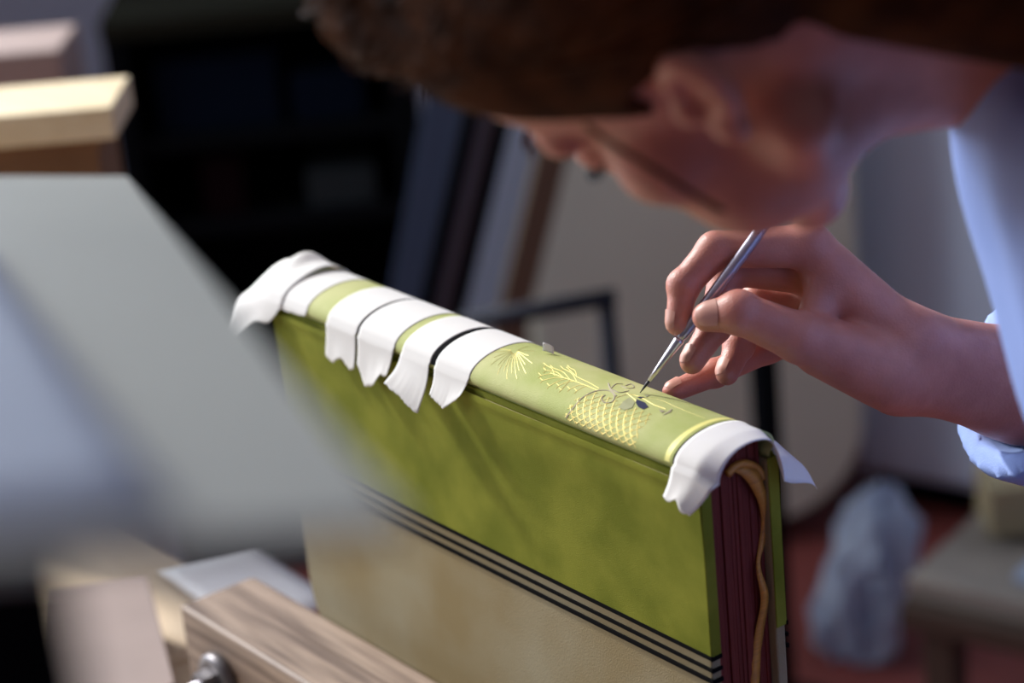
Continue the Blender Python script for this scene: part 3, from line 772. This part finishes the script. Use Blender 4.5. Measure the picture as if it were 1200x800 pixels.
# ---- head
HC = np.array([0.0775, -0.1535, 1.02])
HB = np.array([[-0.0366, 0.7311, -0.6813], [-0.4897, 0.5812, 0.6499], [-0.8711, -0.3574, -0.3368]]).T      # columns: left, face, crown (camera axes)
_t = math.radians(5); HB = HB @ np.array([[math.cos(_t), -math.sin(_t), 0], [math.sin(_t), math.cos(_t), 0], [0, 0, 1]])
HBw = ROT @ HB; HCw = CAM + ROT @ HC
def h2w(p): return HCw + np.asarray(p) @ HBw.T
def w2h(p): return (np.asarray(p) - HCw) @ HBw
torso = np.array([0.248, 0.158, 0.0]); LEAN = 0.42; tf = np.array([-.86, -.51, 0.0]); tf /= np.linalg.norm(tf); tl = np.cross([0, 0, 1.], tf)
neckb = w2h(torso + tf * .076 + [0, 0, 1.366])
def head_sdf(P):
    Q = P.copy(); Q[..., 0] = np.abs(P[..., 0])
    d = ell(Q, (0, -.012, .045), (.075, .097, .084))
    d = smin(d, ell(Q, (0, .043, .054), (.061, .052, .056)), .02)
    d = smin(d, ell(Q, (0, .034, -.028), (.058, .058, .080)), .02)
    d = smin(d, rcone(Q, (.055, .000, -.052), (.012, .074, -.109), .016, .015), .018)
    d = smin(d, ell(Q, (0, .076, -.111), (.020, .017, .016)), .012)
    d = smin(d, ell(Q, (.046, .056, -.022), (.022, .024, .022)), .014)
    d = smin(d, ell(Q, (.038, .054, -.060), (.027, .029, .032)), .014)
    d = smin(d, rcone(Q, (.044, .074, .020), (.012, .087, .019), .010, .009), .010)
    d = smin(d, rcone(Q, (0, .088, .012), (0, .110, -.028), .007, .0105), .008)
    d = smin(d, ell(Q, (.011, .100, -.033), (.0085, .010, .008)), .004)
    d = smin(d, ell(Q, (0, .086, -.062), (.028, .016, .018)), .010)
    d = smax(d, -ell(Q, (.033, .103, -.001), (.017, .016, .011)), .008)
    d = smin(d, ell(Q, (.032, .0785, -.001), (.0135, .0125, .0118)), .003)
    d = smin(d, ell(Q, (0, .0985, -.0585), (.020, .007, .0048)), .003)
    d = smin(d, ell(Q, (0, .0970, -.0680), (.017, .008, .0056)), .003)
    # ear
    ca, sa = math.cos(-.72), math.sin(-.72)
    Be = np.array([[math.cos(.45), math.sin(.45), 0], [-math.sin(.45), math.cos(.45), 0], [0, 0, 1]]).T @ np.array([[1, 0, 0], [0, ca, sa], [0, -sa, ca]])
    e = ell(Q, (.079, -.014, .004), (.0080, .0165, .0275), Be)
    e = smax(e, -ell(Q, (.0865, -.011, .006), (.0080, .0095, .0165), Be), .003)
    e = smin(e, ell(Q, (.076, .000, -.020), (.006, .008, .009)), .006)
    e = smin(e, ell(Q, (.0745, .004, -.002), (.006, .006, .008)), .004)
    d = smin(d, e, .004)
    # neck
    n0 = np.array((0, -.035, -.025))
    d = smin(d, rcone(P, n0, neckb, .052, .056), .022)
    d = smin(d, rcone(P, (0, .02, -.075), neckb + np.array((0, .035, 0)), .030, .045), .022)
    return d
kv, kf = nets(head_sdf, (-.10, -.16, -.20), (.10, .135, .15), 0.0021)
kv = h2w(kv)

# ---- torso core, left arm and left hand (under the clothes)
shR = torso - tl * .165 + [0, 0, 1.315]; shL = torso + tl * .165 + [0, 0, 1.315]
elL = shL + tl * .05 - tf * .06 + [0, 0, -.29]; wrL = elL + tf * .07 + [0, 0, -.235]
def core_sdf(P):
    d = rcone(P, torso + tf * .03 + [0, 0, 1.30], torso - tf * .15 + [0, 0, .92], .055, .060)
    d = smin(d, rcone(P, torso + [0, 0, 1.30], torso + tf * .075 + [0, 0, 1.355], .036, .040), .03)
    for a, b, c in ((shR, elbow, None), (shL, elL, wrL)):
        d = smin(d, rcone(P, torso + tf * .02 + [0, 0, 1.29], a - np.array([0, 0, .01]), .034, .034), .03)
        d = smin(d, rcone(P, a, b, .036, .034), .02)
        if c is not None: d = smin(d, rcone(P, b, c, .035, .024), .015)
    d = smin(d, rcone(P, wrL, wrL + [0, 0, -.075], .022, .026), .015)
    for k in range(4):
        r0 = wrL + tf * (.026 - .017 * k) + np.array([0, 0, -.085]); L_ = (.068, .075, .070, .056)[k]
        d = smin(d, rcone(P, r0, r0 + tf * .006 * (1.5 - k) * .6 - tl * .012 + [0, 0, -L_], .0095, .0075), .004)
    d = smin(d, rcone(P, wrL + tf * .02 + [0, 0, -.025], wrL + tf * .052 - tl * .01 + [0, 0, -.085], .011, .009), .008)
    return d
pp = np.array([torso - tf * .17 + [0, 0, .88], shR, shL, elbow, elL, wrL + [0, 0, -.17], torso + tf * .06 + [0, 0, 1.42]])
cv, cf = nets(core_sdf, pp.min(0) - .12, pp.max(0) + .08, 0.0055)

person = empty('person', tuple(torso), 'person in a pale blue shirt bending over the green book with a brush', 'person')
def nail(J, R, n, ln, wd, back=0.35):
    a = J[3] - J[2]; a = a / np.linalg.norm(a); n = cvec(*n); n = n - a * (n @ a); n /= np.linalg.norm(n); s = np.cross(a, n)
    v = []; NU, NV = 7, 7; r = R[3]
    c = J[3] + a * (r * .62 - ln)
    for i in range(NU):
        u = i / (NU - 1); rr = R[3] * 1.02 + (R[2] - R[3]) * .45 * (1 - u)
        for j in range(NV):
            w_ = (j / (NV - 1) - .5) * 2; th = w_ * wd
            end = 1 - .25 * w_ * w_
            q = c + a * (ln * u * end + (1 - end) * ln * .5) + (n * math.cos(th) + s * math.sin(th)) * (rr + .0004 - .0018 * max(0, u - .55) ** 2 * 4)
            v.append(q)
    return v, [(i * NV + j, i * NV + j + 1, (i + 1) * NV + j + 1, (i + 1) * NV + j) for i in range(NU - 1) for j in range(NV - 1)]
nls = [nail(*FJ['index'], (-.93, -.05, -.36), .0115, .85), nail(*FJ['middle'], (-.85, -.30, -.45), .0115, .85), nail(*FJ['thumb'], (-.30, -.25, -.92), .0135, .85),
       nail(*FJ['little'], (-.15, -.95, -.25), .0095, .85), nail(*FJ['ring'], (-.80, .1, -.55), .0105, .85)]
nv, nf = merge(nls)
k1, k2 = len(hv), len(hv) + len(kv)
allv = np.concatenate([hv, kv, cv]); allf = np.concatenate([hf, kf + k1, cf + k2])
body = mesh_np('body', allv, allf, M['skin'], person)
nb0 = len(allv)
bm = bmesh.new(); bm.from_mesh(body.data)
body.data.materials.append(M['nail']); body.data.materials.append(M['lip'])
nvs = [bm.verts.new(tuple(q)) for q in nv]
for q in nf:
    fc = bm.faces.new([nvs[i] for i in q]); fc.material_index = 1; fc.smooth = True
bm.to_mesh(body.data); bm.free()

# the lips' own colour
fl = np.zeros(len(body.data.vertices), np.float32)
kl = w2h(kv); fl[k1:k2] = .9 * np.exp(-(((kl - [0, .098, -.063]) / [.022, .014, .010]) ** 2).sum(-1))
att = body.data.attributes.new('lips', 'FLOAT', 'POINT'); att.data.foreach_set('value', fl)
nt = M['skin'].node_tree; pr = nt.nodes['Principled BSDF']; src = pr.inputs['Base Color'].links[0].from_socket
an_ = nt.nodes.new('ShaderNodeAttribute'); an_.attribute_name = 'lips'
mx = nt.nodes.new('ShaderNodeMix'); mx.data_type = 'RGBA'; mx.inputs[7].default_value = (0.60, 0.135, 0.085, 1)
mu = nt.nodes.new('ShaderNodeMath'); mu.operation = 'MULTIPLY'; mu.inputs[1].default_value = .65
nt.links.new(an_.outputs['Fac'], mu.inputs[0]); nt.links.new(mu.outputs[0], mx.inputs[0]); nt.links.new(src, mx.inputs[6]); nt.links.new(mx.outputs[2], pr.inputs['Base Color'])

# ---- hair
def hair_shell(P):
    Q = P.copy(); Q[..., 0] = np.abs(P[..., 0])
    d = ell(Q, (0, -.018, .050), (.084, .108, .096))
    d = smin(d, ell(Q, (0, .064, .104), (.052, .038, .042)), .02)          # full fringe swept back
    d = smin(d, ell(Q, (.046, .036, .068), (.027, .037, .037)), .02)
    d = smin(d, ell(Q, (0, -.085, -.035), (.055, .040, .055)), .02)        # nape
    x, y, z = Q[..., 0], P[..., 1], P[..., 2]
    line = np.interp(y, [-.14, -.07, -.035, -.028, .012, .020, .055, .085, .12], [-.09, -.085, -.03, .020, .022, .004, .058, .096, .112]).astype(np.float32)
    line = line - .25 * np.maximum(0, .05 - x) * (y < 0)
    d = smax(d, line - z, .006)
    d = smin(d, rcone(Q, (.020, -.080, -.040), (.022, -.098, -.150), .046, .030), .012)
    d = smax(d, -head_clear(Q), .002)
    return d
def head_clear(Q): return ell(Q, (.086, -.008, -.005), (.015, .018, .024))      # the ear stays free
gv, gf = nets(hair_shell, (-.10, -.16, -.19), (.10, .135, .165), 0.0024)
gv = gv + 0.0007 * np.sin(gv[:, [0]] * 900 + gv[:, [2]] * 260) * np.array([[0, .5, 1.]])
hair = mesh_np('hair', h2w(gv), gf, M['hair'], person)
# strands over the shell
def shell_r(dirs):
    t = np.full(len(dirs), .17, np.float32); c = np.array([0, -.015, .045], np.float32)
    for _ in range(26):
        t -= hair_shell((c + dirs * t[:, None]).astype(np.float32)[None])[0] * .8
    return c + dirs * t[:, None]
parts = []
rg = np.random.default_rng(3)
def strand(a, b, wob, rad, n=16, lift=.001):
    a = a / np.linalg.norm(a); b = b / np.linalg.norm(b); om = math.acos(max(-1, min(1, a @ b)))
    tt = np.linspace(0, 1, n); D = np.stack([(math.sin((1 - t) * om) * a + math.sin(t * om) * b) / math.sin(om) for t in tt]).astype(np.float32)
    P = shell_r(D); P = P + D * (lift + wob * np.sin(tt * rg.uniform(3, 9) + rg.uniform(0, 6)))[:, None]
    return tube_data(h2w(P), rad * np.sin(np.linspace(.35, math.pi - .25, n)) + .0001, 4, False)
for k in range(620):
    ph = rg.uniform(-1.9, 1.9)
    zz = .05 + .62 * math.cos(ph * .62) ** 1.5 + rg.normal() * .07
    a = np.array([math.sin(ph) * .9, math.cos(ph) * .9, zz * .9 - .05])
    b = np.array([rg.normal() * .22, -1.0, .10 + rg.normal() * .25])
    parts.append(strand(a, b, rg.uniform(.0003, .0012), rg.uniform(.0004, .0011)))
v, f = merge(parts); tag(pyd('hair_strands', v, f, M['hair_light'], hair, True), kind='stuff')
# loose curls at the front and flyaway hairs
parts = []
for k in range(200):
    ph = rg.uniform(-1.1, 1.1); el = rg.uniform(.40, 1.25); dr = np.array([math.sin(ph) * math.cos(el), math.cos(ph) * math.cos(el), math.sin(el)])
    ax_ = np.array([rg.normal(), rg.normal() * .5 - .6, rg.normal() * .6]); nn = 10; D = []
    for t in np.linspace(0, 1, nn):
        q = dr + ax_ * .10 * t + np.cross(dr, ax_) * .05 * math.sin(t * 5); D.append(q / np.linalg.norm(q))
    D = np.array(D, np.float32); C_ = shell_r(D) + D * (.0005 + rg.uniform(.002, .007) * np.sin(np.linspace(0, rg.uniform(2.2, 4.5), nn)) ** 2)[:, None]
    parts.append(tube_data(h2w(C_), rg.uniform(.0003, .0009) * np.linspace(1, .4, nn), 4, False))
v, f = merge(parts); tag(pyd('loose_curls', v, f, M['hair_light'], hair, True), kind='stuff')
# long lock hanging from the temple across the cheek
lock = []
LT = [.95]
def on_head(px, py, off):
    t = .80
    for _ in range(40):
        dd = float(np.minimum(head_sdf(w2h(at(px, py, t)).astype(np.float32)[None, None])[0, 0], .02)); t += dd * .9
        if dd < .0004: break
    t = t if t < LT[0] + .03 else LT[0] + .004
    LT[0] = t
    return at(px, py, t - off)
for k in range(7):
    o_ = rg.normal(size=2) * 1.6; LT[0] = .97
    P = catmull([on_head(px + o_[0] * (1 + j * .3), py + o_[1], .0025 + .0008 * j) for j, (px, py) in enumerate(((688, 146), (718, 168), (768, 198), (812, 226), (846, 246)))], 6)
    lock.append(tube_data(P, np.linspace(.0009, .0005, len(P)), 5, False))
v, f = merge(lock); tag(pyd('hair_lock', v, f, M['hair_light'], hair, True), kind='stuff')
# brows and lashes
parts = []
for sx in (-1, 1):
    for k in range(26):
        u = k / 25; p = np.array([sx * (.013 + .036 * u), .0950 - .013 * u * u, .0215 + .006 * math.sin(u * 2.4)])
        parts.append(tube_data([h2w(p), h2w(p + np.array([sx * .006, .0012, .002]))], [.0005, .0002], 4, False))
v, f = merge(parts); tag(pyd('eyebrow', v, f, M['hair'], person, True), kind='stuff')
parts = []
for sx in (-1, 1):
    for k in range(22):
        u = k / 21; p = np.array([sx * (.021 + .024 * u), .0905 - .010 * (u - .4) ** 2 * 4, -.003])
        q = p + np.array([sx * .003 * u, .009, -.004]); parts.append(tube_data([h2w(p), h2w((p + q) / 2 + [0, 0, -.0012]), h2w(q)], [.0006, .0005, .0002], 4, False))
v, f = merge(parts); tag(pyd('eyelashes', v, f, M['lash'], person, True), kind='stuff')

# ---- clothes
cuff = hp(1190, 450, .050); fdir = (elbow - cuff) / np.linalg.norm(elbow - cuff)
def shirt_sdf(P):
    Bt = np.stack([tl, tf, [0, 0, 1.]], 1)
    ux = np.array([0, 0, 1.]) + tf * LEAN; ux /= np.linalg.norm(ux); Bl = np.stack([tl, np.cross(ux, tl), ux], 1)
    d = ell(P, torso - tf * .012 + [0, 0, 1.19], (.172, .115, .25), Bl)
    d = smin(d, ell(P, torso - tf * .155 + [0, 0, .93], (.165, .115, .16), Bt), .06)
    for s, a, b in ((-1, shR, elbow), (1, shL, elL)):
        d = smin(d, rcone(P, torso + tl * s * .06 + [0, 0, 1.325], a, .060, .062), .05)
        d = smin(d, rcone(P, a, b, .066, .058), .03)
    d = smin(d, rcone(P, elbow, cuff + fdir * .012, .056, .046), .02)
    d = smin(d, rcone(P, cuff + fdir * .030, cuff + fdir * .002, .058, .057), .004)      # rolled cuff
    d = smin(d, rcone(P, elL, wrL + [0, 0, .02], .052, .036), .02)
    d = smin(d, rcone(P, torso + tf * .06 + [0, 0, 1.335], torso + tf * .088 + [0, 0, 1.385], .068, .064), .012)
    w_ = .0046 * np.sin(P[..., 2] * 31 + 3.0 * np.sin(P[..., 0] * 17 + P[..., 2] * 6) + P[..., 1] * 26) * np.sin(P[..., 0] * 13 - P[..., 2] * 9 + 2 * np.sin(P[..., 1] * 19)) + .0020 * np.sin((P[..., 0] - P[..., 1]) * 58 + 4 * np.sin(P[..., 2] * 11))
    d = d + w_ * np.clip((np.sqrt(((P - cuff.astype(np.float32)) ** 2).sum(-1)) - .03) / .06, 0.1, 1)
    # neck opening and cuff opening
    d = smax(d, -rcone(P, torso + tf * .07 + [0, 0, 1.36], torso + tf * .13 + [0, 0, 1.47], .052, .060), .004)
    d = smax(d, -rcone(P, cuff - fdir * .05, cuff + fdir * .012, .040, .040), .003)
    d = smax(d, (cuff + fdir * .001 - P) @ fdir.astype(np.float32) - 1e9 * (((P - cuff.astype(np.float32)) ** 2).sum(-1) > .0081), .002)
    return d
pp = np.array([torso - tf * .17 + [0, 0, .80], shR, shL, elbow, elL, wrL, cuff, torso + tf * .1 + [0, 0, 1.45]])
sv, sf = nets(shirt_sdf, pp.min(0) - .13, pp.max(0) + .10, 0.0046)
shirt = mesh_np('shirt', sv, sf, M['shirt'], person)
def trouser_sdf(P):
    Bt = np.stack([tl, tf, [0, 0, 1.]], 1)
    d = ell(P, torso - tf * .17 + [0, 0, .86], (.16, .112, .13), Bt)
    for s in (-1, 1):
        hip = torso - tf * .17 + tl * s * .085 + [0, 0, .82]; kn = torso + tl * s * .095 - tf * .11 + [0, 0, .46]; an = torso - tf * .16 + tl * s * .10 + [0, 0, .07]
        d = smin(d, rcone(P, hip, kn, .085, .062), .03); d = smin(d, rcone(P, kn, an, .060, .048), .02)
    return d
tv, tf_ = nets(trouser_sdf, torso - tf * .13 + [-.30, -.30, .02], torso - tf * .13 + [.30, .30, 1.02], 0.010)
mesh_np('trousers', tv, tf_, M['trousers'], person)
for s in (-1, 1):
    an = torso - tf * .16 + tl * s * .10
    def shoe_sdf(P):
        d = rcone(P, an - tf * .04 + [0, 0, .045], an + tf * .15 + [0, 0, .036], .044, .036)
        d = smin(d, rcone(P, an + [0, 0, .05], an + [0, 0, .10], .046, .042), .02)
        return np.maximum(d, -P[..., 2])
    v, f = nets(shoe_sdf, an + [-.25, -.25, -.01], an + [.25, .25, .16], 0.007)
    mesh_np('shoe', v, f, M['shoe'], person)
